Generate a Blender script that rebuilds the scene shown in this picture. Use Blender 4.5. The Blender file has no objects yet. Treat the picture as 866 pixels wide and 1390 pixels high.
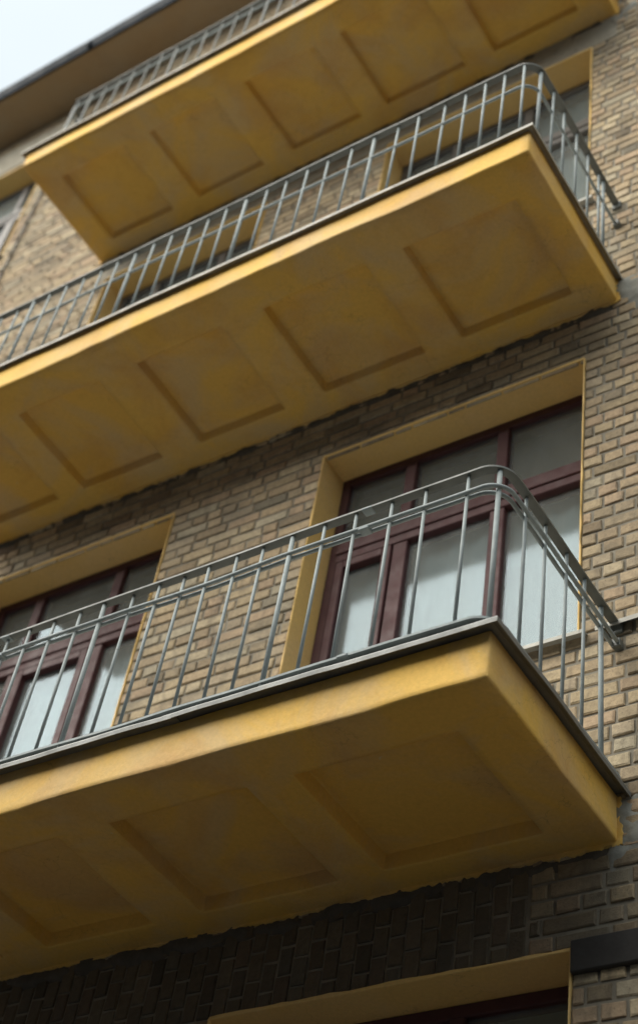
import bpy, math, random
from mathutils import Vector, Matrix, noise
random.seed(7)
S = bpy.context.scene
COL = S.collection
R = math.radians

# ------------------------------------------------------------------ helpers
def link(o, parent=None):
    COL.objects.link(o)
    if parent: o.parent = parent
    return o

def mesh_obj(name, verts, faces, mat, parent=None, smooth=False, colors=None):
    me = bpy.data.meshes.new(name)
    me.from_pydata(verts, [], faces)
    if colors is not None:                      # one colour per face
        a = me.color_attributes.new('tint', 'FLOAT_COLOR', 'CORNER')
        buf = []
        for p, c in zip(me.polygons, colors):
            buf += list(c) * p.loop_total
        a.data.foreach_set('color', buf)
    if smooth: me.polygons.foreach_set('use_smooth', [True] * len(me.polygons))
    me.materials.append(mat)
    me.update()
    return link(bpy.data.objects.new(name, me), parent)

class MB:
    def __init__(s): s.v = []; s.f = []
    def add(s, v, f):
        n = len(s.v); s.v += [tuple(q) for q in v]; s.f += [tuple(i + n for i in q) for q in f]
    def box(s, x0, x1, y0, y1, z0, z1, b=0.0):
        if b <= 0:
            s.add([(x0,y0,z0),(x1,y0,z0),(x1,y1,z0),(x0,y1,z0),(x0,y0,z1),(x1,y0,z1),(x1,y1,z1),(x0,y1,z1)],
                  [(0,3,2,1),(4,5,6,7),(0,1,5,4),(1,2,6,5),(2,3,7,6),(3,0,4,7)]); return
        # chamfered box: each face inset, edge strips, corner triangles
        X=(x0,x1);Y=(y0,y1);Z=(z0,z1);v=[];idx={}
        for i in (0,1):
            for j in (0,1):
                for k in (0,1):
                    sx=b if i==0 else -b; sy=b if j==0 else -b; sz=b if k==0 else -b
                    idx[(i,j,k,0)]=len(v); v.append((X[i],Y[j]+sy,Z[k]+sz))
                    idx[(i,j,k,1)]=len(v); v.append((X[i]+sx,Y[j],Z[k]+sz))
                    idx[(i,j,k,2)]=len(v); v.append((X[i]+sx,Y[j]+sy,Z[k]))
        f=[]
        for i in (0,1):
            q=[idx[(i,0,0,0)],idx[(i,1,0,0)],idx[(i,1,1,0)],idx[(i,0,1,0)]]; f.append(q if i else q[::-1])
            q=[idx[(0,i,0,1)],idx[(1,i,0,1)],idx[(1,i,1,1)],idx[(0,i,1,1)]]; f.append(q if not i else q[::-1])
            q=[idx[(0,0,i,2)],idx[(1,0,i,2)],idx[(1,1,i,2)],idx[(0,1,i,2)]]; f.append(q if i else q[::-1])
        for a in (0,1):
            for c in (0,1):
                q=[idx[(a,c,0,0)],idx[(a,c,1,0)],idx[(a,c,1,1)],idx[(a,c,0,1)]]; f.append(q if a!=c else q[::-1])
                q=[idx[(a,0,c,0)],idx[(a,1,c,0)],idx[(a,1,c,2)],idx[(a,0,c,2)]]; f.append(q if a==c else q[::-1])
                q=[idx[(0,a,c,1)],idx[(1,a,c,1)],idx[(1,a,c,2)],idx[(0,a,c,2)]]; f.append(q if a!=c else q[::-1])
        for i in (0,1):
            for j in (0,1):
                for k in (0,1):
                    q=[idx[(i,j,k,0)],idx[(i,j,k,1)],idx[(i,j,k,2)]]; f.append(q if (i+j+k)%2 else q[::-1])
        s.add(v,f)
    def tube(s, pts, prof, wob=0.0):
        """sweep a profile [(n, z)] along a mostly horizontal path"""
        n=len(pts); m=len(prof); v=[]
        for i,p in enumerate(pts):
            a=Vector(pts[max(i-1,0)]); c=Vector(pts[min(i+1,n-1)]); t=(c-a); t.z=0; t.normalize()
            nn=Vector((t.y,-t.x,0))          # outward side
            w=wob*noise.noise(Vector((p[0]*2.3,p[1]*2.3,p[2]*3)))
            for (q,z) in prof: v.append(Vector(p)+nn*q+Vector((0,0,z+w)))
        f=[]
        for i in range(n-1):
            for j in range(m):
                k=(j+1)%m; f.append((i*m+j,(i+1)*m+j,(i+1)*m+k,i*m+k))
        f.append(tuple(range(m))); f.append(tuple((n-1)*m+j for j in range(m))[::-1])
        s.add(v,f)
    def rod(s, a, b, r, n=10):
        a=Vector(a);b=Vector(b);d=(b-a).normalized();u=d.orthogonal().normalized();w=d.cross(u);v=[]
        for p in (a,b):
            for k in range(n):
                t=2*math.pi*k/n; v.append(p+u*(r*math.cos(t))+w*(r*math.sin(t)))
        f=[(k,(k+1)%n,n+(k+1)%n,n+k) for k in range(n)]+[tuple(range(n))[::-1],tuple(range(n,2*n))]
        s.add(v,f)
    def blob(s, c, r, seed):
        v=[];f=[];N=8;M_=5
        for i in range(M_+1):
            for k in range(N):
                th=math.pi*i/M_;ph=2*math.pi*k/N
                d=Vector((math.sin(th)*math.cos(ph),math.sin(th)*math.sin(ph),math.cos(th)))
                q=1+.35*noise.noise(d*1.7+Vector((seed,0,0)))
                v.append((c[0]+d.x*r[0]*q,c[1]+d.y*r[1]*q,c[2]+d.z*r[2]*q))
        for i in range(M_):
            for k in range(N): f.append((i*N+k,(i+1)*N+k,(i+1)*N+(k+1)%N,i*N+(k+1)%N))
        s.add(v,f)
    def build(s, name, mat, parent=None, smooth=False): return mesh_obj(name, s.v, s.f, mat, parent, smooth)

def empty(name, loc):
    o = bpy.data.objects.new(name, None); o.location = loc; o.empty_display_size=.2
    return link(o)
def tag(o, label, cat, group=None):
    o['label']=label; o['category']=cat
    if group: o['group']=group
    return o
def local(o, parent):           # geometry written in world space below an empty at loc
    o.parent = parent; o.matrix_parent_inverse = Matrix.Translation(-Vector(parent.location)); return o

# ------------------------------------------------------------------ materials
def mat(name):
    m=bpy.data.materials.new(name); m.use_nodes=True; nt=m.node_tree; nt.nodes.clear()
    out=nt.nodes.new('ShaderNodeOutputMaterial'); b=nt.nodes.new('ShaderNodeBsdfPrincipled')
    nt.links.new(b.outputs[0],out.inputs[0]); return m,nt,b,out
def N(nt,t,**k):
    n=nt.nodes.new(t)
    for a,v in k.items():
        if a.startswith('i_'):
            key=a[2:]; key=int(key) if key.isdigit() else key.replace('_',' ')
            n.inputs[key].default_value=v
        else: setattr(n,a,v)
    return n
def coords(nt, scale=(1,1,1)):
    g=N(nt,'ShaderNodeNewGeometry'); mp=N(nt,'ShaderNodeMapping'); mp.inputs['Scale'].default_value=scale
    nt.links.new(g.outputs['Position'],mp.inputs[0]); return mp.outputs[0]
def noise_n(nt,scale,detail=5,rough=.6,sc=(1,1,1),dist=0):
    n=N(nt,'ShaderNodeTexNoise'); n.inputs['Scale'].default_value=scale; n.inputs['Detail'].default_value=detail
    n.inputs['Roughness'].default_value=rough; n.inputs['Distortion'].default_value=dist
    nt.links.new(coords(nt,sc),n.inputs['Vector']); return n.outputs['Fac']
def ramp(nt,src,stops):
    r=N(nt,'ShaderNodeValToRGB'); e=r.color_ramp.elements
    while len(e)<len(stops): e.new(.5)
    for el,(p,c) in zip(e,stops): el.position=p; el.color=(c[0],c[1],c[2],1) if isinstance(c,tuple) else (c,c,c,1)
    nt.links.new(src,r.inputs[0]); return r.outputs[0]
def mix(nt,fac,a,b,mode='MIX'):
    m=N(nt,'ShaderNodeMix',data_type='RGBA',blend_type=mode)
    for sock,v in ((0,fac),(6,a),(7,b)):
        if hasattr(v,'node'): nt.links.new(v,m.inputs[sock])
        else: m.inputs[sock].default_value = v if sock==0 else (v[0],v[1],v[2],1)
    return m.outputs[2]
def bump(nt,b,h,strength,dist=.01):
    n=N(nt,'ShaderNodeBump'); n.inputs['Strength'].default_value=strength; n.inputs['Distance'].default_value=dist
    nt.links.new(h,n.inputs['Height']); nt.links.new(n.outputs[0],b.inputs['Normal'])
def setc(nt,b,c,rough=.8):
    if hasattr(c,'node'): nt.links.new(c,b.inputs['Base Color'])
    else: b.inputs['Base Color'].default_value=(*c,1)
    if hasattr(rough,'node'): nt.links.new(rough,b.inputs['Roughness'])
    else: b.inputs['Roughness'].default_value=rough

def plaster_yellow(name, base, ochre, pale, amt=.5):
    m,nt,b,o=mat(name)
    c=mix(nt,ramp(nt,noise_n(nt,2.3,6,.6,(1,1,1),.6),[(.42,0.),(.62,1.)]),base,pale)
    c=mix(nt,ramp(nt,noise_n(nt,2.2,7,.62,(1,1,1),.4),[(.50,0.),(.58,amt*.55),(.70,amt)]),c,ochre)
    c=mix(nt,ramp(nt,noise_n(nt,9,6,.65,(1,1,1),.2),[(.60,0.),(.78,.4)]),c,ochre)
    c=mix(nt,ramp(nt,noise_n(nt,5,8,.75,(3,3,.6)),[(.62,0.),(.8,.3)]),c,(.12,.09,.05))
    c=mix(nt,ramp(nt,noise_n(nt,60,3,.6),[(.2,.85),(.8,1.)]),(0,0,0),c)
    vo=N(nt,'ShaderNodeTexVoronoi',feature='DISTANCE_TO_EDGE'); vo.inputs['Scale'].default_value=2.6
    wv=N(nt,'ShaderNodeVectorMath',operation='ADD'); nt.links.new(coords(nt),wv.inputs[0])
    nn_=N(nt,'ShaderNodeTexNoise'); nn_.inputs['Scale'].default_value=3; nn_.inputs['Detail'].default_value=6; nt.links.new(coords(nt),nn_.inputs['Vector']); nt.links.new(nn_.outputs['Color'],wv.inputs[1]); nt.links.new(wv.outputs[0],vo.inputs['Vector'])
    ck=N(nt,'ShaderNodeMath',operation='MULTIPLY'); nt.links.new(ramp(nt,vo.outputs['Distance'],[(.002,.32),(.007,0.)]),ck.inputs[0]); nt.links.new(ramp(nt,noise_n(nt,1.1,3,.5),[(.50,0.),(.58,1.)]),ck.inputs[1])
    c=mix(nt,ck.outputs[0],c,(.16,.10,.045))
    c=mix(nt,ramp(nt,noise_n(nt,24,4,.7),[(.70,0.),(.73,.55)]),c,(.62,.55,.38))
    setc(nt,b,c,.7)
    b.inputs['Specular IOR Level'].default_value=.25
    h=N(nt,'ShaderNodeMath',operation='ADD'); nt.links.new(noise_n(nt,9,5,.6),h.inputs[0])
    k=N(nt,'ShaderNodeMath',operation='MULTIPLY'); k.inputs[1].default_value=.25; nt.links.new(noise_n(nt,90,3,.6),k.inputs[0]); nt.links.new(k.outputs[0],h.inputs[1])
    bump(nt,b,h.outputs[0],.35,.012)
    return m
M_YEL=plaster_yellow('yellow_plaster',(.78,.486,.108),(.58,.29,.06),(.67,.465,.20),.45)
M_REV=plaster_yellow('yellow_reveal_plaster',(.80,.54,.19),(.72,.44,.13),(.78,.54,.23),.2)
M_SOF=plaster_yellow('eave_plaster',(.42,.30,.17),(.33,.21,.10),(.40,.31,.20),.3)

def brick_mat():
    m,nt,b,o=mat('buff_brick')
    a=N(nt,'ShaderNodeAttribute',attribute_name='tint')
    c=mix(nt,1.,a.outputs['Color'],ramp(nt,noise_n(nt,38,6,.7),[(.25,(.62,.60,.58)),(.55,(1.,1.,1.)),(.8,(1.18,1.14,1.08))]),'MULTIPLY')
    c=mix(nt,ramp(nt,noise_n(nt,120,3,.6),[(.62,0.),(.70,.6)]),c,(.07,.055,.045))
    # soot and damp stains in ragged runs
    c=mix(nt,ramp(nt,noise_n(nt,1.5,7,.68,(1,1,1.6),.8),[(.50,0.),(.66,.55)]),c,(.085,.075,.055))
    c=mix(nt,ramp(nt,noise_n(nt,3.4,7,.7,(2.4,1,.55),.5),[(.54,0.),(.70,.5)]),c,(.07,.06,.045))
    c=mix(nt,ramp(nt,noise_n(nt,7,7,.75,(1.5,1,.8)),[(.66,0.),(.73,.5)]),c,(.42,.40,.36))
    setc(nt,b,c,.9)
    bump(nt,b,noise_n(nt,85,5,.7),.5,.006)
    return m
M_BRK=brick_mat()
def simple(name,c,rough=.7,metal=0,var=.25,scale=8,bs=.2,bscale=60,dirt=None,dcol=(.1,.09,.07)):
    m,nt,b,o=mat(name)
    col=mix(nt,1.,c,ramp(nt,noise_n(nt,scale,6,.65),[(.25,1-var),(.75,1+var)]),'MULTIPLY')
    if dirt: col=mix(nt,ramp(nt,noise_n(nt,scale*2.2,7,.7,(1,1,1),.6),[(dirt,0.),(dirt+.1,.75)]),col,dcol)
    setc(nt,b,col,ramp(nt,noise_n(nt,scale*1.3,5,.6),[(.3,max(rough-.12,.05)),(.7,min(rough+.12,1.))]))
    b.inputs['Metallic'].default_value=metal
    if bs: bump(nt,b,noise_n(nt,bscale,4,.6),bs,.003)
    return m
M_MOR=simple('mortar',(.20,.18,.14),.95,0,.4,6,.6,70)
M_CON=simple('grey_concrete',(.27,.245,.19),.9,0,.25,5,.5,50,.56,(.12,.1,.07))
M_SCR=simple('pale_screed',(.53,.53,.51),.9,0,.15,5,.4,50)
M_DRK=simple('dark_band',(.03,.027,.024),.8,0,.3,6,.4,40)
M_RAIL=simple('grey_rail_paint',(.245,.28,.28),.68,0,.2,14,.35,120,.62,(.12,.10,.08))
M_TOP=simple('worn_grey_steel',(.105,.112,.10),.5,.0,.25,10,.35,100,.58,(.09,.075,.06))
M_FLA=simple('galvanised_sheet',(.21,.215,.205),.55,.4,.22,7,.35,18,.60,(.20,.18,.14))
M_FLD=simple('dull_sheet_metal',(.34,.33,.29),.6,.15,.25,7,.35,18,.60,(.09,.08,.06))
M_MAR=simple('maroon_frame_paint',(.062,.018,.019),.65,0,.22,9,.35,90,.66,(.06,.03,.03))
M_GRF=simple('grey_frame_paint',(.13,.12,.11),.5,0,.2,9,.2,90)
M_INT=simple('interior_plaster',(.45,.45,.36),.95,0,.1,2,0)
M_SHADE_BLOCK=simple('added_block_render',(.125,.125,.13),.95,0,.2,1.2,.3,30)
M_ROOF=simple('roof_sheet_metal',(.022,.028,.036),.6,.0,.2,5,.2,30)
for n_ in M_ROOF.node_tree.nodes:
    if n_.type=='BSDF_PRINCIPLED': n_.inputs['Specular IOR Level'].default_value=.1
M_PIPE=simple('black_conduit',(.03,.03,.03),.6,0,.2,8,.1,60)
M_ASPH=simple('asphalt',(.068,.069,.072),.92,0,.25,3,.6,140,.62,(.03,.03,.03))
M_PAVE=simple('pavement',(.021,.021,.021),.92,0,.2,2,.4,60)
M_KERB=simple('kerb_stone',(.3,.29,.27),.9,0,.2,4,.4,60)
M_SPL=simple('mortar_smear',(.24,.24,.21),.95,0,.3,12,.7,60)
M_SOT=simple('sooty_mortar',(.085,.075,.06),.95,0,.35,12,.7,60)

def glass():
    m,nt,b,o=mat('window_glass'); nt.nodes.remove(b)
    t=N(nt,'ShaderNodeBsdfTransparent'); t.inputs[0].default_value=(.955,.975,.96,1)
    g=N(nt,'ShaderNodeBsdfGlossy'); g.inputs['Roughness'].default_value=.07; g.inputs[0].default_value=(.68,.82,.92,1)
    lw=N(nt,'ShaderNodeLayerWeight'); lw.inputs['Blend'].default_value=.5
    pw=N(nt,'ShaderNodeMath',operation='POWER'); pw.inputs[1].default_value=5; nt.links.new(lw.outputs['Facing'],pw.inputs[0])
    f=N(nt,'ShaderNodeMath',operation='MULTIPLY_ADD'); f.inputs[1].default_value=.95; f.inputs[2].default_value=.05; nt.links.new(pw.outputs[0],f.inputs[0])
    bp=N(nt,'ShaderNodeBump'); bp.inputs['Strength'].default_value=.035; bp.inputs['Distance'].default_value=.02
    nt.links.new(noise_n(nt,2.2,2,.5),bp.inputs['Height']); nt.links.new(bp.outputs[0],g.inputs['Normal'])
    k=N(nt,'ShaderNodeMath',operation='MULTIPLY'); k.use_clamp=True; k.inputs[1].default_value=.85; nt.links.new(f.outputs[0],k.inputs[0])
    x=N(nt,'ShaderNodeMixShader'); nt.links.new(k.outputs[0],x.inputs[0]); nt.links.new(t.outputs[0],x.inputs[1]); nt.links.new(g.outputs[0],x.inputs[2])
    # thin film of dust
    d=N(nt,'ShaderNodeBsdfDiffuse'); d.inputs[0].default_value=(.5,.52,.5,1)
    y=N(nt,'ShaderNodeMixShader'); nt.links.new(ramp(nt,noise_n(nt,5,6,.7,(1,1,.5)),[(.35,.09),(.75,.18)]),y.inputs[0])
    nt.links.new(x.outputs[0],y.inputs[1]); nt.links.new(d.outputs[0],y.inputs[2]); nt.links.new(y.outputs[0],o.inputs[0])
    return m
M_GLS=glass()
def cloth():
    m,nt,b,o=mat('sheer_curtain'); nt.nodes.remove(b)
    d=N(nt,'ShaderNodeBsdfDiffuse'); d.inputs[0].default_value=(.22,.275,.31,1)
    t=N(nt,'ShaderNodeBsdfTranslucent'); t.inputs[0].default_value=(.4,.46,.5,1)
    x=N(nt,'ShaderNodeMixShader'); x.inputs[0].default_value=.3
    nt.links.new(d.outputs[0],x.inputs[1]); nt.links.new(t.outputs[0],x.inputs[2]); nt.links.new(x.outputs[0],o.inputs[0]); return m
M_CUR=cloth()

# ------------------------------------------------------------------ measured layout (metres; lowest visible balcony soffit at z=0)
D=.9375; W=4.18; H2=3.10; H3=6.143
GZ=-4.75; WTOP=9.60
XL=-10.2; XR=4.2
wins=[]   # (x0,x1,z0,z1)
for z in (0-3.1,0,H2,H3):
    for (a,c) in ((-1.632,-.166),(-4.035,-2.600),(-7.05,-5.59)):
        wins.append((a,c,z+(1.0 if z>-1 else .9),z+(2.735 if z>-1 else 2.72)))

# ------------------------------------------------------------------ the building
bld=tag(empty('apartment_building',(0,0,GZ)),'buff brick apartment block with yellow balconies stacked beside maroon framed windows','building')
def part(o): return local(o,bld)

# brick wall: individually laid bricks over a mortar face, one mesh
rows=[]; z=GZ; rh=.0685
def open_spans(z0,z1):
    return sorted((a-.0,c+.0) for (a,c,b0,b1) in wins if z0<b1-.02 and z1>b0+.02)
V=[];F=[];C=[]
pal=[(.44,.335,.205),(.46,.36,.22),(.41,.31,.19),(.42,.325,.205),(.38,.30,.19),(.49,.40,.26),(.41,.33,.22),(.43,.315,.20)]
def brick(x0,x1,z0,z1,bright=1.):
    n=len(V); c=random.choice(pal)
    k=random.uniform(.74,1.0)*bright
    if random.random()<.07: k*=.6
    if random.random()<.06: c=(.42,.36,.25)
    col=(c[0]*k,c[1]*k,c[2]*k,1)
    y=random.uniform(-.003,.0025); t=random.uniform(-.0015,.0015); e=.0052
    j=lambda a:random.uniform(-a,a)*1.15
    o=[(x0+j(.002),.0095,z0+j(.002)),(x1+j(.002),.0095,z0+j(.002)),(x1+j(.002),.0095,z1+j(.002)),(x0+j(.002),.0095,z1+j(.002))]
    m_=[(x0+j(.002),y+.004,z0+j(.002)),(x1+j(.002),y+.004,z0+j(.002)),(x1+j(.002),y+.004,z1+j(.002)),(x0+j(.002),y+.004,z1+j(.002))]
    q=[(x0+e+j(.002),y-t,z0+e+j(.0015)),(x1-e+j(.002),y+t,z0+e+j(.0015)),(x1-e+j(.002),y+t,z1-e+j(.0015)),(x0+e+j(.002),y-t,z1-e+j(.0015))]
    V.extend(o+m_+q)
    for b0 in (0,4):
        for i in range(4):
            k2=(i+1)%4; F.append((n+b0+i,n+b0+k2,n+b0+4+k2,n+b0+4+i)); C.append(col)
    F.append((n+8,n+9,n+10,n+11)); C.append(col)
def soldier_zone(z0,z1):
    # upright brick courses over the ground floor windows
    return z0>-.375 and z1<-.005
z=GZ; r=0
while z<WTOP-.02:
    z1=z+rh
    zz=z1-.0135
    sp=open_spans(z,zz)
    free=[];x=XL
    for a,c in sp: free.append((x,a)); x=c
    free.append((x,XR))
    for (a,c) in free:
        if soldier_zone(z,zz): 
            if c==XR: a=-.33
            else: continue
        x=a+(0 if a!=XL else (r%4)*.05)
        first=True
        while x<c-.03:
            L=.205 if random.random()<(.62 if x<-.17 else .14) else .098
            if first and a!=XL: L=((.098,.205,.06,.15) if a<-1 else (.098,.05,.098,.072))[r%4] 
            first=False
            xe=min(x+L,c-.001)
            if c-xe<.035: xe=c-.001
            brick(x+.0065,xe-.0065,z,zz,random.uniform(.5,.75) if -.45<z<-.05 else 1.)  # courses under the lowest slab: shade painted in as a darker tint
            x=xe
    z=z1; r+=1
# soldier course
x=XL
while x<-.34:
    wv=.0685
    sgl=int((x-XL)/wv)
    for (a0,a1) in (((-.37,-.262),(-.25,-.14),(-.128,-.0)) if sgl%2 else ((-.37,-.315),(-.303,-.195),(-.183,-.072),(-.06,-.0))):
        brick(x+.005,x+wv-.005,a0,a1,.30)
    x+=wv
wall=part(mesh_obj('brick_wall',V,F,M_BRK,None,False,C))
# mortar bed (behind the bricks), cut round the openings, with the wall's thickness behind
mb=MB()
xs=sorted({XL,XR}|{w[0] for w in wins}|{w[1] for w in wins}); zs=sorted({GZ,WTOP}|{w[2] for w in wins}|{w[3] for w in wins})
for i in range(len(xs)-1):
    for k in range(len(zs)-1):
        cx=(xs[i]+xs[i+1])/2; cz=(zs[k]+zs[k+1])/2
        if any(a<cx<c and b0<cz<b1 for a,c,b0,b1 in wins): continue
        a,c,b0,b1=xs[i],xs[i+1],zs[k],zs[k+1]
        mb.add([(a,.0075,b0),(c,.0075,b0),(c,.0075,b1),(a,.0075,b1)],[(0,1,2,3)])
        mb.add([(a,.34,b0),(c,.34,b0),(c,.34,b1),(a,.34,b1)],[(3,2,1,0)])
mb.box(XL,XL+.02,.0065,9,GZ,WTOP); mb.box(XR-.02,XR,.0065,9,GZ,WTOP); mb.box(XL,XR,8.98,9,GZ,WTOP)
local(mb.build('mortar_bed',M_MOR),bld)
# rooms behind the glass
mb=MB(); mb.box(XL+.1,XR-.1,2.6,2.62,GZ,WTOP)
for z in (GZ+.02,-.12,H2-.12,H3-.12,WTOP-.35): mb.box(XL+.1,XR-.1,.345,2.6,z,z+.12)
for x in (-8,-5.0,-2.1,.8): mb.box(x,x+.1,.345,2.6,GZ+.1,WTOP-.3)
part(mb.build('room_walls',M_INT))

# plain concrete beams over the third row of windows, dark band at the foot, string course of sheet metal
mb=MB(); mb.box(-4.12,.0,-.0055,.01,5.845,6.2,.003); part(mb.build('lintel_beam',M_CON))
mb=MB(); mb.box(-7.1,-5.4,-.006,.01,8.95,WTOP-.2,.003); part(mb.build('lintel_beam',M_CON))
mb=MB(); mb.box(-.16,XR,-.022,.01,-.47,-.352,.004); part(mb.build('dark_band',M_DRK))
def strip(z,x0,x1,out,name='string_course'):
    m=MB(); n=int((x1-x0)/.08)
    pts=[(x0+(x1-x0)*i/n,-0.0,z) for i in range(n+1)]
    m.tube(pts,[(-.01,.018),(out,.0),(out,-.022),(out-.003,-.022),(out-.004,-.004),(-.01,.012)],.01)
    return part(m.build(name,M_FLD))

# ---- windows
def quadbox(m,x0,x1,y0,y1,z0,z1): m.box(x0,x1,y0,y1,z0,z1,.004)
def window(a,c,z0,z1,fm,mull,trans,casement,curtain=None):
    y0=.182;y1=.25;fr=.05
    ins=.005
    A,Cc,B,T=a+ins,c-ins,z0+.004,z1-ins
    f=MB()
    quadbox(f,A,A+fr,y0,y1,B,T); quadbox(f,Cc-fr,Cc,y0,y1,B,T)
    quadbox(f,A+fr,Cc-fr,y0,y1,T-fr,T); quadbox(f,A+fr,Cc-fr,y0,y1,B,B+fr)
    tz0,tz1=trans
    for (m0,m1) in mull: quadbox(f,m0,m1,y0-.004,y1,tz1,T-fr); quadbox(f,m0-.008,m1+.008,y0-.006,y1,B+fr,tz0)
    quadbox(f,A+fr,Cc-fr,y0-.012,y1,tz0,tz1)
    quadbox(f,A+fr,Cc-fr,y0-.022,y0-.010,tz0+.05,tz0+.075)
    w=part(f.build('window',fm))
    # reveal: plaster lining with a slightly ragged arris
    rv=MB()
    def lining(p0,p1,nrm):
        n=36; v=[]
        for i in range(n+1):
            t=i/n; px=p0[0]+(p1[0]-p0[0])*t; pz=p0[1]+(p1[1]-p0[1])*t
            g=noise.noise(Vector((px*9,pz*9,nrm[0]*3+7)))*.006+noise.noise(Vector((px*31,pz*31,5)))*.004
            o=(.009 if nrm[1] else .003)+g*.8
            v+= [(px-nrm[0]*max(o,0.0),-.0065,pz-nrm[1]*max(o,0.0)),(px+nrm[0]*.002,-.0075+g*.3,pz+nrm[1]*.002),(px+nrm[0]*.0045,-.004,pz+nrm[1]*.0045),(px+nrm[0]*.0045,.20,pz+nrm[1]*.0045),(px-nrm[0]*max(o,0.0),.007,pz-nrm[1]*max(o,0.0))]
        fcs=[]
        for i in range(n):
            for j in range(4 if True else 3):
                p,q=((0,1),(1,2),(2,3),(4,0))[j]
                fcs.append((i*5+p,(i+1)*5+p,(i+1)*5+q,i*5+q))
        rv.add(v,fcs)
    lining((a,z0),(a,z1),(1,0)); lining((c,z0),(c,z1),(-1,0)); lining((a,z1),(c,z1),(0,-1))
    w2=rv.build('reveal',M_REV); w2.parent=w
    # sill
    s=MB(); n=20
    s.tube([(a-.04+(c-a+.08)*i/n,.18,z0-.002) for i in range(n+1)],[(.0,.010),(.225,-.018),(.225,-.036),(.222,-.036),(.221,-.022),(.0,.004)],.0)
    so=s.build('sill',M_FLD); so.parent=w
    # sash frames
    xsx=[A+fr]+[q for m in mull for q in m]+[Cc-fr]
    cells=[(xsx[0],xsx[1]),(xsx[2],xsx[3]),(xsx[4],xsx[5])]
    for i,(p,q) in enumerate(cells):
        lo=(B+fr,tz0) ; cf=0
        if i in casement:
            cf=.052; s=MB(); p2,q2=p+.004,q-.012 if i<2 else q-.002
            yy0,yy1=y0-.016,y0+.03
            quadbox(s,p2+.006,p2+cf,yy0,yy1,lo[0]+.004,lo[1]-.004); quadbox(s,q2-cf,q2-.002,yy0,yy1,lo[0]+.004,lo[1]-.004)
            quadbox(s,p2+cf,q2-cf,yy0,yy1,lo[1]-cf,lo[1]-.004); quadbox(s,p2+cf,q2-cf,yy0,yy1,lo[0]+.004,lo[0]+cf)
            so=s.build('sash',fm); so.parent=w
        for (b,t) in (lo,(tz1,T-fr)):
            g=MB(); e=-.006
            yp=y0+.022
            g.add([(p+e,yp,b+e),(q-e,yp,b+e),(q-e,yp,t-e),(p+e,yp,t-e),(p+e,yp+.006,b+e),(q-e,yp+.006,b+e),(q-e,yp+.006,t-e),(p+e,yp+.006,t-e)],
                  [(0,1,2,3),(5,4,7,6),(0,4,5,1),(1,5,6,2),(2,6,7,3),(3,7,4,0)])
            go=g.build('pane',M_GLS); go.parent=w
    if curtain:
        ct,lab,x0c,x1c=curtain
        m=MB(); n=150; v=[]
        levels=[0,.1,.3,.5,.7,.9,1]
        for i in range(n+1):
            x=x0c+(x1c-x0c)*i/n
            for l in levels:
                zz=z0-.06+(ct-z0+.06)*l
                amp=.010+.012*(1-l)
                y=.272+.6*amp*math.sin(x*42+2*noise.noise(Vector((x*3,1,z0))))+.006*noise.noise(Vector((x*8,l,z0)))
                v.append((x,y,zz))
        k=len(levels); v2=[(p[0],p[1]+.002,p[2]) for p in v]; nv=len(v)
        fc=[(i*k+j,(i+1)*k+j,(i+1)*k+j+1,i*k+j+1) for i in range(n) for j in range(k-1)]
        m.add(v,fc)
        o=m.build('curtain',M_CUR,None,True)
        tag(o,lab,'curtain','white net curtains behind the window panes')
    return w

def mulls(a): return ((a+.397,a+.457),(a+.917,a+.977))
mr=((-1.238,-1.176),(-.716,-.656)); ml=((-3.72,-3.655),(-3.125,-3.06))
order=['low','one','two','three']
for n,z in enumerate((-3.1,0,H2,H3)):
    zs0=z+(1.0 if n else .9); zt=z+(2.735 if n else 2.72)
    tr=(z+2.105,z+2.245)
    cur={1:(z+2.13,'white net curtain in the maroon window behind the rounded corner of the lowest railing',-1.75,-.05),
         2:(zt+.02,'dim net curtain in the right hand window behind the middle balcony railing',-1.75,-.05)}.get(n)
    window(-1.632,-.166,zs0,zt,M_MAR if n<2 else M_GRF,mr,tr,(0,),cur)
    cur={1:(z+2.13,'white net curtain in the left maroon window of the lowest balcony',-4.15,-2.5),
         2:(zt+.02,'dim net curtain in the left window of the middle balcony',-4.15,-2.5)}.get(n)
    window(-4.035,-2.600,zs0,zt,M_MAR if n<2 else M_GRF,ml,tr,(1,),cur)
    cur={3:(zt+.02,'white net curtain in the grey window at the top left, next to the black conduit',-7.2,-5.5)}.get(n)
    window(-7.05,-5.590,zs0,zt,M_GRF if n>=2 else M_MAR,((-6.62,-6.56),(-6.08,-6.02)),tr,(2,),cur)
strip(.985,-.08,XR-.05,.035)

# ---- balconies
def smooth(t): t=max(0,min(1,t)); return t*t*(3-2*t)
P1=[(-.215,-.85),(-1.045,-1.66),(-1.90,-2.45),(-2.68,-3.25),(-3.45,-4.0)]
P2=[(-.17,-.78),(-.99,-1.605),(-1.86,-2.42),(-2.68,-3.26),(-3.45,-4.0)]
P3=[(-.20,-.79),(-1.0,-1.60),(-1.80,-2.355),(-2.60,-3.17),(-3.40,-3.97)]
EW=.011
def recess(x,y,panels):
    best=0
    for r_,l_ in panels:
        cl=lambda t:max(0,min(1,t)); fx=cl((x-l_)/EW)*cl((r_-x)/EW); fy=cl((y+.735)/EW)*cl((-.135-y)/EW)
        best=max(best,fx*fy)
    return best*.056
def lines(lo,hi,edges,step):
    L={round(lo,4),round(hi,4)}
    n=int((hi-lo)/step)
    for k in range(1,n): L.add(round(lo+(hi-lo)*k/n,4))
    E=[]
    for e,sg in edges:
        for t in (0,.2,.4,.6,.8,1.): E.append(round(e+sg*EW*t,4))
    L={q for q in L if all(abs(q-w)>.008 for w in E)}|set(E)
    return sorted(L)
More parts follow.
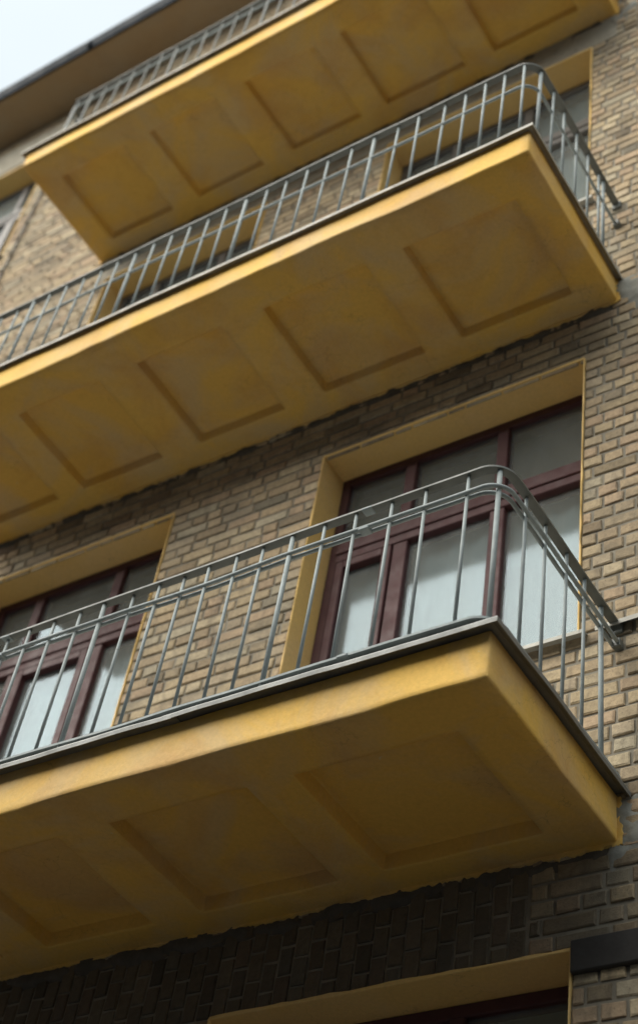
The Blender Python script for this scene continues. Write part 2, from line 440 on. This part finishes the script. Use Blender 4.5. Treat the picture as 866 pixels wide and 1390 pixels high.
def slab(z0,seed,panels,zb,th,ov,segs,fmat):
    e=.004
    def wob(x,y):
        return zb(x,y)+.006*noise.noise(Vector((x*1.7,y*1.7,seed)))+.0025*noise.noise(Vector((x*6,y*6,seed+5)))
    X=lines(-W+e,-e,[(l_,1) for r_,l_ in panels]+[(r_,-1) for r_,l_ in panels],.045)
    Y=lines(-D+e,.02,[(-.735,1),(-.135,-1)],.045)
    nx=len(X)-1; ny=len(Y)-1
    v=[];f=[];flat=[];idx={}
    for i,x in enumerate(X):
        for j,y in enumerate(Y):
            idx[i,j]=len(v); v.append((x,y,z0+recess(x,y,panels)+wob(x,y)))
    for i in range(nx):
        for j in range(ny): f.append((idx[i,j],idx[i,j+1],idx[i+1,j+1],idx[i+1,j])); flat.append(False)
    fr=[.02,.13,.26,.40,.55,.70,.85,1.0]
    runs=[[(0,j,-1,0) for j in range(ny,-1,-1)],[(i,0,0,-1) for i in range(nx+1)],[(nx,j,1,0) for j in range(0,ny+1)]]
    ring=[];brk=[]
    for run in runs:
        for (i,j,ax,ay) in run:
            x,y=X[i],Y[j]; col=[idx[i,j]]; T=th(x)
            for q in fr:
                d=.004*noise.noise(Vector((x*2.1+q*.7,y*2.1,seed+9+q)))+.0018*noise.noise(Vector((x*9,y*9,q*3+seed)))
                col.append(len(v)); v.append((x+ax*(e+d),y+ay*(e+d),z0+wob(x,y)+q*T))
            ring.append(col)
        brk.append(len(ring)-1)
    for a in range(len(ring)-1):
        for q in range(len(fr)):
            f.append((ring[a][q],ring[a+1][q],ring[a+1][q+1],ring[a][q+1])); flat.append(q==0 or a in brk)
    n=len(v); v+=[(-W+.005,-D+.005,z0+.19),(-.005,-D+.005,z0+.14),(-.005,.02,z0+.14),(-W+.005,.02,z0+.19)]; f.append((n,n+1,n+2,n+3)); flat.append(True)
    o=part(mesh_obj('balcony',v,f,M_YEL,None,True))
    for p,q in zip(o.data.polygons,flat):
        if q or abs(p.normal.z)<.93 and p.index<nx*ny: p.use_smooth=False
    # upstand of the floor slab under the sheet metal
    # ragged paint line where the slab meets the bricks
    pm=MB(); n=420; vv=[]; ff=[]
    for i in range(n+1):
        x=-W-.01+(W+.03)*i/n
        dz=.008+.012*max(0,noise.noise(Vector((x*5,seed,2)))+.2)+.010*noise.noise(Vector((x*23,seed,3)))+.008*noise.noise(Vector((x*70,seed,8)))
        zz=z0+zb(x,0)
        vv+=[(x,-.0075,zz+.03),(x,-.0085,zz-max(dz,.001)),(x,.004,zz-max(dz,.001)-.003)]
    for i in range(n):
        ff+=[(i*3,i*3+1,i*3+4,i*3+3),(i*3+1,i*3+2,i*3+5,i*3+4)]
    pm.add(vv,ff)
    for k in range(2):
        sx=.0 if k==0 else -W
        sg=1 if k==0 else -1
        vv=[];ff=[];n2=40
        for i in range(n2+1):
            zz=z0-.02+.20*i/n2
            dx=.010+.016*noise.noise(Vector((zz*13,seed,4)))+.010*noise.noise(Vector((zz*41,seed,6)))
            vv+=[(sx-sg*.02,-.0075,zz),(sx+sg*max(dx,.001),-.0085,zz),(sx+sg*(max(dx,.001)+.002),.004,zz)]
        for i in range(n2): ff+=[(i*3,i*3+1,i*3+4,i*3+3),(i*3+1,i*3+2,i*3+5,i*3+4)]
        pm.add(vv,ff)
    po=pm.build('paint_edge',M_YEL); po.parent=o
    # rough mortar thrown on the bricks round the end of the slab and along its foot
    def patch(x0,x1,za,zc,k,mt):
        sm=MB(); nu=int((x1-x0)/.012)+1; nv=int((zc-za)/.012)+1; vv=[];ff=[]
        for a in range(nu+1):
            for b in range(nv+1):
                u=a/nu; w=b/nv; x=x0+(x1-x0)*u; z=za+(zc-za)*w
                m_=min(u/.25 if x1-x0<1 else 1,(1-u)/.25 if x1-x0<1 else 1,w/.35,(1-w)/.35,1)
                h=m_*1.15-.55+.9*noise.noise(Vector((x*11,z*11,seed+k)))+.35*noise.noise(Vector((x*37,z*37,seed+k)))
                vv.append((x,.0085-.020*max(-.2,min(h,.9)),z))
        for a in range(nu):
            for b in range(nv): ff.append((a*(nv+1)+b,(a+1)*(nv+1)+b,(a+1)*(nv+1)+b+1,a*(nv+1)+b+1))
        sm.add(vv,ff); so=sm.build('mortar_smear',mt,None,True); so.parent=o
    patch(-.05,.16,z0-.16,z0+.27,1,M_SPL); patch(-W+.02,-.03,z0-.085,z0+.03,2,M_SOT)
    fl=MB()
    for si,(s0,s1) in enumerate(segs):
        n=max(6,int((s1-s0)/.05)); last=si==len(segs)-1; pts=[]
        if si==0: pts+=[(-W,.01,0)]+[(-W,-D*j/12,0) for j in range(1,12)]
        lift=.008*((si+1)%2); cant=(.010,.0,.006)[si%3]
        pts+=[(s0+(s1-s0)*i/n,-D,lift) for i in range(n+1)]
        if last: pts+=[(0,-D+D*j/14,lift) for j in range(1,15)]
        vv=[]
        for i,p in enumerate(pts):
            cor=(abs(p[0])<1e-6 or abs(p[0]+W)<1e-6) and abs(p[1]+D)<1e-6
            if cor: nn=Vector((1 if p[0]>-1 else -1,-1,0))
            elif abs(p[1]+D)<1e-6: nn=Vector((0,-1,0))
            else: nn=Vector((1 if p[0]>-1 else -1,0,0))
            T=th(p[0])+zb(p[0],p[1])
            wz=.005*noise.noise(Vector((p[0]*1.9,p[1]*1.9,seed)))+.0025*noise.noise(Vector((p[0]*8,p[1]*8,seed+2)))
            wo=.005*noise.noise(Vector((p[0]*2.7,p[1]*2.7,seed+20)))
            prof=[(-.045,T+.058),(-.005,T+.050),(ov*.5,T+.026-cant*.4),(ov,T+.004-cant),(ov+.002,T-.002-cant),(ov,T-.017-cant),(ov-.003,T-.017-cant),(ov-.002,T-.002-cant),(ov*.4,T+.004-cant*.4),(-.010,T+.001),(-.045,T+.040)]
            m=len(prof)
            for (q,zq) in prof: vv.append(Vector((p[0],p[1],z0+p[2]))+nn*(q+(wo if q>.02 else 0))+Vector((0,0,zq+wz)))
        ff=[]
        for i in range(len(pts)-1):
            for j in range(m):
                k=(j+1)%m; ff.append((i*m+j,(i+1)*m+j,(i+1)*m+k,i*m+k))
        ff.append(tuple(range(m))); ff.append(tuple((len(pts)-1)*m+j for j in range(m))[::-1])
        fl.add(vv,ff)
    fo=fl.build('edge_flashing',fmat); fo.parent=o
    sc=MB(); sc.box(-W+.04,-.04,-D+.04,.004,z0+.192,z0+.222); so=sc.build('floor_screed',M_SCR); so.parent=o
    return o
slab(0,1.3,P1,lambda x,y:.004*(-x)*max(0,min(1,-y/D)),lambda x:.186+.004*(-x),.050,[(-W,-2.86),(-2.90,-1.235),(-1.28,0)],M_FLA)
slab(H2,4.7,P2,lambda x,y:.009*(-x)*max(0,min(1,-y/D)),lambda x:.172+.005*(-x),.030,[(-W,-1.80),(-1.84,0)],M_FLD)
slab(H3,8.9,P3,lambda x,y:-.045*math.sin(math.pi*min(1,max(0,-x/W)))*min(1,-y/D) if y<0 else 0,lambda x:.215-.012*(-x),.036,[(-W,-2.2),(-2.23,0)],M_FLD)

# ---- railings (things of their own)
def path(inset,r,z,x0=-W,x1=0.,ywall=-.006):
    a,b,yf=x0+inset,x1-inset,-D+inset
    P=[]
    def line(p,q,n):
        for i in range(n): t=i/n; P.append((p[0]+(q[0]-p[0])*t,p[1]+(q[1]-p[1])*t,z))
    line((a,ywall),(a,yf+r),12)
    for k in range(10): t=math.pi/2*k/10; P.append((a+r-r*math.cos(t),yf+r-r*math.sin(t),z))
    line((a+r,yf),(b-r,yf),70)
    for k in range(10): t=math.pi/2*k/10; P.append((b-r+r*math.sin(t),yf+r-r*math.cos(t),z))
    line((b,yf+r),(b,ywall),12); P.append((b,ywall,z))
    return P
def rect(w,h): return [(-w/2,-h/2),(w/2,-h/2),(w/2,h/2),(-w/2,h/2)]
def circ(r,n=10,dn=0,dz=0): return [(dn+r*math.cos(2*math.pi*k/n),dz+r*math.sin(2*math.pi*k/n)) for k in range(n)]
def railing(z0,inset,ztop,mids,zbot,bars,posts,sides,label,rb=.0068,rp=.0098,foot=.21,corner=.025,wallpost=-.135,bmat=None):
    root=tag(empty('balcony_railing',(-W/2,-D+inset,z0+.24)),label,'railing','grey metal railings round the balconies')
    P=lambda m,n,mt,sm=False: local(m.build(n,mt,None,sm),root)
    m=MB(); m.tube(path(inset,.085,z0+ztop),rect(.036,.009),.012); P(m,'top_rail',M_TOP)
    for zz,dn in mids:
        m=MB(); m.tube(path(inset-dn,.085,z0+zz),circ(.0085),.010); P(m,'middle_rail',M_RAIL,True)
    if zbot:
        m=MB(); m.tube(path(inset,.085,z0+zbot),rect(.026,.010),.008); P(m,'bottom_rail',M_RAIL)
        m=MB(); m.tube(path(inset+.018,.085,z0+zbot-.018),circ(.007),.010); P(m,'bottom_rail',M_RAIL,True)
    def protos(r,lo,n):
        m=MB(); m.rod((0,0,lo),(0,0,ztop-.004),r,12); o=m.build(n,bmat or M_RAIL,None,True); return o
    pb=protos(rb,(zbot or foot)-.0,'baluster'); pp=protos(rp,foot-.006,'post')
    used=[0,0]
    def place(x,y,post):
        src=pp if post else pb; k=1 if post else 0
        o=src if not used[k] else link(src.copy()); used[k]=1
        o.parent=root; o.matrix_parent_inverse=Matrix.Identity(4)
        o.location=(x+W/2,y+D-inset,-.24)
        o.rotation_euler=(R(random.uniform(-.35,.35)),R(random.uniform(-.3,.3)),random.random())
    for x in bars: place(x,-D+inset,False)
    for x in posts: place(x,-D+inset,True)
    cx=.085-math.sqrt(max(0,.085**2-(.085-corner)**2)) if corner<.085 else 0
    place(-inset-cx,-D+inset+corner,True); place(-W+inset+cx,-D+inset+corner,True)
    for y in sides:
        place(-inset,y,False); place(-W+inset,y,False)
    place(-inset,wallpost,True); place(-W+inset,wallpost,True)
    if zbot:      # welded splices of the rails
        for xj in (-.56,-2.35):
            for zj,hh in ((ztop,.013),(mids[0][0],.021),(zbot,.014)):
                m=MB(); m.box(xj-.022,xj+.022,-D-.0195,-D+.0195,z0+zj-hh/2,z0+zj+hh/2,.003); P(m,'rail_splice',M_RAIL)
    for x in (-inset,-W+inset):
        m=MB(); m.box(x-.024,x+.024,-.014,.003,z0+ztop-.040,z0+ztop+.02,.003); P(m,'wall_bracket',M_TOP)
        m=MB(); m.box(x-.012,x+.022,-.03,.004,z0+mids[0][0]-.02,z0+mids[0][0]+.02,.003); P(m,'wall_bracket',M_TOP)
    return root
b1=[-.138,-.309,-.46,-.611,-.753,-1.03,-1.15,-1.284,-1.412,-1.536,-1.67,-1.942,-2.08,-2.217,-2.344,-2.47,-2.60,-2.86,-2.99,-3.12,-3.25,-3.38,-3.51,-3.77,-3.90,-4.03]
p1=[-.898,-1.814,-2.73,-3.64]
railing(0,.0,.98,[(.878,.011),(.875,-.013)],.262,b1,p1,[-.755,-.60,-.445,-.295],'sharp grey railing of the lowest balcony, with a doubled middle rail below its flat handrail')
b2=[-.056,-.167,-.27,-.383,-.506,-.653,-.785,-1.063,-1.206,-1.341,-1.474,-1.603]+[-1.735-.1275*k for k in range(1,19) if k%6]
p2=[-.923]+[-1.735-.1275*k for k in (0,6,12)]
b2=[x for x in b2 if x>-4.15]
railing(H2,.0,.845,[(.645,.0)],None,b2,p2,[-.74,-.61,-.48,-.34,-.215],'grey railing of the middle balcony, with one thin rail well below its handrail',corner=.067,wallpost=-.165)
b3=[-.10-.135*k for k in range(0,30) if (k%6)!=4]; p3=[-.10-.135*k for k in range(0,30) if (k%6)==4]
railing(H3,.085,.93,[(.84,.0)],None,b3[1:],p3,[-.74,-.61,-.48,-.35,-.22],'blurred railing on the topmost balcony, running below the brown eaves',bmat=M_TOP)

# ---- eaves and roof
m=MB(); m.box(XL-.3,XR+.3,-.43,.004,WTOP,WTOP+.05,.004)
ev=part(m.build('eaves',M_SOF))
m=MB(); m.tube([(XL-.3+ (XR-XL+.6)*i/120,-.43,WTOP+.03) for i in range(121)],[(-.01,-.055),(.012,-.055),(.03,-.02),(.05,.045),(.04,.05),(.0,.05),(-.01,.05)],.006)
g=m.build('gutter',M_ROOF); g.parent=ev; g.matrix_parent_inverse=Matrix.Identity(4)
for i in range(10):
    x=XL+.5+i*1.55; m=MB(); m.box(x,x+.03,-.488,-.42,WTOP-.033,WTOP+.05,.002); g=m.build('gutter_bracket',M_ROOF); g.parent=ev
m=MB(); m.add([(XL-.3,-.42,WTOP+.07),(XR+.3,-.42,WTOP+.07),(XR+.3,4.5,WTOP+1.9),(XL-.3,4.5,WTOP+1.9),(XR+.3,9.4,WTOP+.07),(XL-.3,9.4,WTOP+.07)],[(0,1,2,3),(3,2,4,5)])
m.add([(XL-.3,-.42,WTOP+.052),(XR+.3,-.42,WTOP+.052),(XR+.3,9.4,WTOP+.052),(XL-.3,9.4,WTOP+.052)],[(3,2,1,0)])
m.add([(XL-.3,-.42,WTOP+.06),(XL-.3,4.5,WTOP+1.9),(XL-.3,9.4,WTOP+.06)],[(0,1,2)]); m.add([(XR+.3,-.42,WTOP+.06),(XR+.3,4.5,WTOP+1.9),(XR+.3,9.4,WTOP+.06)],[(2,1,0)])
part(m.build('roof',M_ROOF))

# ---- conduit down the wall beside the top left window
m=MB()
pts=[(-5.41+.004*noise.noise(Vector((0,0,k*.7))),-.02,GZ+.1+(WTOP-.0-GZ-.1)*k/60) for k in range(61)]
for k in range(60): m.rod(pts[k],pts[k+1],.010,8)
tag(m.build('conduit',M_PIPE,None,True),'thin black conduit running down the bricks beside the grey top left window','conduit')

# ------------------------------------------------------------------ ground
def structure(name,verts,faces,mt):
    o=mesh_obj(name,verts,faces,mt); o['kind']='structure'; return o
structure('ground',[(-150,-150,GZ-.134),(150,-150,GZ-.134),(150,150,GZ-.134),(-150,150,GZ-.134)],[(0,1,2,3)],M_ASPH)
m=MB(); m.box(-40,40,-4.6,.004,GZ-.15,GZ,.01); o=m.build('pavement',M_PAVE); o['kind']='structure'
m=MB()
for i in range(80): m.box(-40+i,-40+i+.99,-4.76,-4.602,GZ-.15,GZ+.002,.012)
o=m.build('kerb',M_KERB); o['kind']='structure'
structure('road',[(-60,-12.5,GZ-.13),(60,-12.5,GZ-.13),(60,-4.77,GZ-.13),(-60,-4.77,GZ-.13)],[(0,1,2,3)],M_ASPH)

# ---- unseen block added across the street to shade the lower storeys
ob=tag(empty('added_shade_block',(0,-18,GZ)),'unseen pale rendered block added behind the camera to shade the lower storeys','building')
OT=6.0; OY=-13.2
m=MB(); m.box(-32,26,OY-9,OY,GZ-.13,OT,.01); local(m.build('added_block_wall',M_SHADE_BLOCK),ob)
m=MB(); m.add([(-32.5,OY+.5,OT),(26.5,OY+.5,OT),(26.5,OY-4.5,OT+2.2),(-32.5,OY-4.5,OT+2.2),(26.5,OY-9.5,OT),(-32.5,OY-9.5,OT)],[(0,1,2,3),(3,2,4,5),(0,3,5),(1,4,2),(0,5,4,1)]); local(m.build('roof',M_ROOF),ob)  # roof of the added shade block
for k in range(14):
    for q in range(4):
        x=-30+k*4; z=GZ+1.2+q*3.05
        m=MB(); m.box(x,x+1.5,OY-.002,OY+.012,z,z+1.6,.003); f=local(m.build('window',M_GRF),ob)
        m=MB(); m.box(x+.08,x+.71,OY+.0125,OY+.016,z+.08,z+1.52); m2=m.build('pane',M_DRK); m2.parent=f
        
# ------------------------------------------------------------------ light
SUN_EL=38; SUN_AZ=212   # azimuth of the sun measured from +y clockwise: behind the camera, slightly left
wd=bpy.data.worlds.new('World'); S.world=wd; wd.use_nodes=True; nt=wd.node_tree; nt.nodes.clear()
out=nt.nodes.new('ShaderNodeOutputWorld'); bg=nt.nodes.new('ShaderNodeBackground'); sky=nt.nodes.new('ShaderNodeTexSky')
sky.sky_type='NISHITA'; sky.sun_disc=False; sky.sun_elevation=R(SUN_EL); sky.sun_rotation=R(SUN_AZ); sky.air_density=1.2; sky.dust_density=3
tc=nt.nodes.new('ShaderNodeTexCoord'); nz=nt.nodes.new('ShaderNodeTexNoise'); nz.inputs['Scale'].default_value=1.6; nz.inputs['Detail'].default_value=4
nt.links.new(tc.outputs['Generated'],nz.inputs['Vector'])
cr=nt.nodes.new('ShaderNodeValToRGB'); cr.color_ramp.elements[0].position=.3; cr.color_ramp.elements[0].color=(6.6,7.3,7.6,1); cr.color_ramp.elements[1].position=.7; cr.color_ramp.elements[1].color=(9.2,9.9,9.9,1)
nt.links.new(nz.outputs['Fac'],cr.inputs[0])
mx=nt.nodes.new('ShaderNodeMix'); mx.data_type='RGBA'; mx.inputs[0].default_value=.8
nt.links.new(sky.outputs[0],mx.inputs[6]); nt.links.new(cr.outputs[0],mx.inputs[7]); nt.links.new(mx.outputs[2],bg.inputs[0])
bg.inputs[1].default_value=.069; nt.links.new(bg.outputs[0],out.inputs[0])
sl=bpy.data.lights.new('sun','SUN'); sl.energy=2.9; sl.angle=R(70); sl.color=(1,.95,.86)
so=bpy.data.objects.new('sun',sl); COL.objects.link(so)
dirv=Vector((math.sin(R(SUN_AZ))*math.cos(R(SUN_EL)),math.cos(R(SUN_AZ))*math.cos(R(SUN_EL)),math.sin(R(SUN_EL))))
so.rotation_euler=dirv.to_track_quat('Z','Y').to_euler(); so.location=(0,-10,12)

# ------------------------------------------------------------------ camera (solved from the photograph)
cam=bpy.data.cameras.new('camera'); co=bpy.data.objects.new('camera',cam); COL.objects.link(co); S.camera=co
cam.sensor_fit='VERTICAL'; cam.sensor_height=36; cam.sensor_width=22.4; cam.lens=2093.72*36/1390; cam.shift_y=-45/1390
cam.clip_end=1000; cam.clip_start=.05
m3=Matrix(((0.83627286,0.5305075,0.13859834),(-0.31151776,0.6677039,-0.67611255),(-0.45122543,0.52223873,0.72364516)))
r_,u_,b_=m3[0],-m3[1],-m3[2]
co.matrix_world=Matrix(((r_[0],u_[0],b_[0],1.89879579),(r_[1],u_[1],b_[1],-4.09578479),(r_[2],u_[2],b_[2],-3.09561756),(0,0,0,1)))
cam.dof.use_dof=True; cam.dof.focus_distance=5.55; cam.dof.aperture_fstop=1.7

S.render.engine='CYCLES'
vs=S.view_settings; vs.view_transform='Standard'; vs.look='None'; vs.exposure=1.02; vs.gamma=1; vs.use_curve_mapping=False
